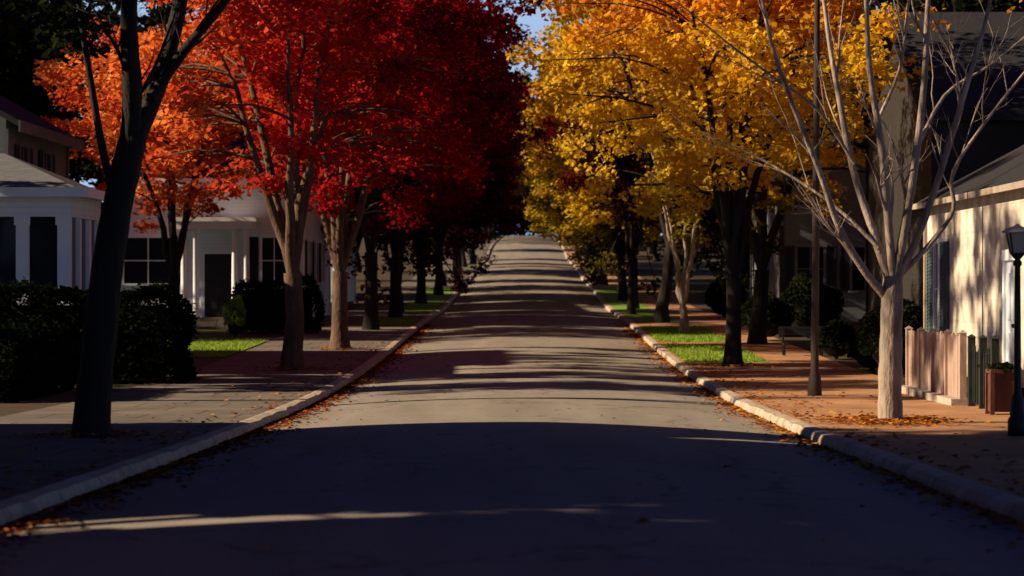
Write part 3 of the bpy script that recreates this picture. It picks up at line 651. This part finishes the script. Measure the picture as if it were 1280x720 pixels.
b=B(); b.tube([(ux,uy,z-.3),(ux,uy,z+.02),(ux,uy,z+.35),(ux,uy,z+.45),(ux+.02,uy,z+3),(ux+.04,uy,z+6),(ux+.06,uy,z+9.3)],[.14,.14,.12,.08,.07,.06,.05],12); b.obj('pole',M['polewood'],e,True)
b=B(); b.box((ux-.9,uy-.16,z+8.6),(ux+1.05,uy-.06,z+8.72)); b.obj('crossarm',M['polewood'],e)
bx,by=GX(1003,68),68; z=surf(bx,by); e=empty('bench',(bx,by,z),'low dark wooden bench beside the lawn','bench')
b=B()
for q in range(4): b.box((bx-.65,by-.2+.11*q,z+.40),(bx+.65,by-.11+.11*q,z+.43))
b.obj('seat',M['door'],e)
b=B()
for q in range(3): b.box((bx-.65,by+.26,z+.5+.11*q),(bx+.65,by+.29,z+.59+.11*q))
b.obj('backrest',M['door'],e)
for s in (-.55,.5):
    b=B(); b.box((bx+s,by-.2,z),(bx+s+.05,by-.15,z+.398)); b.box((bx+s,by+.2,z),(bx+s+.05,by+.25,z+.8)); b.box((bx+s,by-.15,z+.3),(bx+s+.05,by+.2,z+.35)); b.obj('leg',M['blackpaint'],e)
# ------------------------------------------------------------ fallen leaves and grass
rng=np.random.default_rng(9); pts=[];tt=[]
def addl(n,xf,y0,y1,tl=0,th_=1):
    for _ in range(n):
        y=y0+(y1-y0)*rng.uniform(); x=xf()
        pts.append((x,y,surf(x,y)+.012+rng.uniform(0,.012))); tt.append(rng.uniform(tl,th_))
addl(6500,lambda:-W+.02+rng.exponential(.17),12,95,0,.75)
addl(3600,lambda:W-.02-rng.exponential(.13),12,95,.35,1)
addl(400,lambda:-W-.2-rng.exponential(.7),14,80)
addl(900,lambda:W+.2+rng.exponential(.6),14,80,.3,1)
addl(60,lambda:rng.uniform(-4,4),12,70)
for (tx,ty,n_) in ((GX(1113,36),36,1500),(GX(115,31.5),31.5,250),(-5.75,60,300),(-5.5,72,200),(5.35,62,200)):
    for _ in range(n_):
        a=rng.uniform(0,6.28); q=abs(rng.normal(0,.5))+.12; x=tx+q*math.cos(a); y=ty+q*math.sin(a)*1.3
        if abs(x)>K: pts.append((x,y,surf(x,y)+.015+rng.uniform(0,.04))); tt.append(rng.uniform(.3,1))
me=leaf_mesh('fallen_leaves',np.array(pts),.09,np.array(tt),LM['litter'],flat=.6,rng=rng)
o=link(bpy.data.objects.new('fallen_leaves',me)); o['kind']='stuff'; o['label']='red and brown fallen leaves along the kerbs'; o['category']='leaves'
pts=[]
for (x0,x1,y0,y1) in LAWNS[:4]:
    for _ in range(int((x1-x0)*(y1-y0)*150)):
        x=rng.uniform(x0,x1); y=rng.uniform(y0,y1); pts.append((x,y,G(y)+.19))
n=len(pts); Pn=np.array(pts); a=rng.uniform(0,6.28,n); w=rng.uniform(.008,.02,n); h=rng.uniform(.03,.08,n)
V=np.zeros((n,3,3)); V[:,0]=Pn+np.stack([-np.cos(a)*w,-np.sin(a)*w,np.full(n,-.03)],1); V[:,1]=Pn+np.stack([np.cos(a)*w,np.sin(a)*w,np.full(n,-.03)],1); V[:,2]=Pn+np.stack([rng.normal(0,.02,n),rng.normal(0,.02,n),h-.02],1)
me=bpy.data.meshes.new('grass'); me.vertices.add(3*n); me.vertices.foreach_set('co',V.astype(np.float32).ravel()); me.loops.add(3*n); me.loops.foreach_set('vertex_index',np.arange(3*n,dtype=np.int32)); me.polygons.add(n); me.polygons.foreach_set('loop_start',np.arange(0,3*n,3,dtype=np.int32)); me.update(calc_edges=True)
at=me.attributes.new('leaf','FLOAT','POINT'); at.data.foreach_set('value',np.repeat(rng.uniform(0,1,n),3).astype(np.float32)); me.materials.append(LM['grass'])
o=link(bpy.data.objects.new('grass',me)); o['kind']='stuff'; o['label']='short green grass blades on the lawns'; o['category']='grass'
# ------------------------------------------------------------ light, sky, camera
EL=math.radians(27); sx,sy=-1.0,-.12; az=math.atan2(sx,sy)
w=bpy.data.worlds.new('World'); sc.world=w; w.use_nodes=True; nt=w.node_tree
sky=nt.nodes.new('ShaderNodeTexSky'); sky.sky_type='NISHITA'; sky.sun_disc=False; sky.sun_elevation=EL; sky.sun_rotation=az%(2*math.pi); sky.dust_density=.3; sky.ozone_density=3.0
SS=.014
bgn=nt.nodes['Background']; bgn.inputs[1].default_value=SS
tint=nt.nodes.new('ShaderNodeMix'); tint.data_type='RGBA'; tint.blend_type='MULTIPLY'; tint.inputs[0].default_value=1; tint.inputs[7].default_value=(.32,.80,2.0,1)
nt.links.new(sky.outputs[0],tint.inputs[6])
# pale haze lying low over the whole horizon
tc=nt.nodes.new('ShaderNodeTexCoord'); sp=nt.nodes.new('ShaderNodeSeparateXYZ'); nt.links.new(tc.outputs['Generated'],sp.inputs[0])
mr=nt.nodes.new('ShaderNodeMapRange'); mr.interpolation_type='SMOOTHSTEP'; mr.inputs[1].default_value=.11; mr.inputs[2].default_value=.20; mr.inputs[3].default_value=1; mr.inputs[4].default_value=0
nt.links.new(sp.outputs[2],mr.inputs[0])
hz_=nt.nodes.new('ShaderNodeMix'); hz_.data_type='RGBA'; nt.links.new(mr.outputs[0],hz_.inputs[0]); nt.links.new(tint.outputs[2],hz_.inputs[6]); hz_.inputs[7].default_value=(.38/SS,.54/SS,.80/SS,1)
nt.links.new(hz_.outputs[2],bgn.inputs[0])
L=bpy.data.lights.new('sun','SUN'); L.energy=8.5; L.angle=math.radians(.7); L.color=(1,.77,.49)
so=link(bpy.data.objects.new('sun',L)); h=math.hypot(sx,sy); sd=Vector((sx/h*math.cos(EL),sy/h*math.cos(EL),math.sin(EL)))
so.rotation_euler=sd.to_track_quat('Z','Y').to_euler(); so.location=(0,0,60)
cam=bpy.data.cameras.new('camera'); cam.lens=85; cam.sensor_width=36; cam.clip_end=5000
cam.dof.use_dof=True; cam.dof.focus_distance=44; cam.dof.aperture_fstop=2.0
co=link(bpy.data.objects.new('camera',cam)); co.location=(CX,0,1.6); co.rotation_euler=(math.radians(90),0,math.atan(20/F)); sc.camera=co
sc.view_settings.view_transform='Standard'; sc.view_settings.look='None'; sc.view_settings.exposure=0
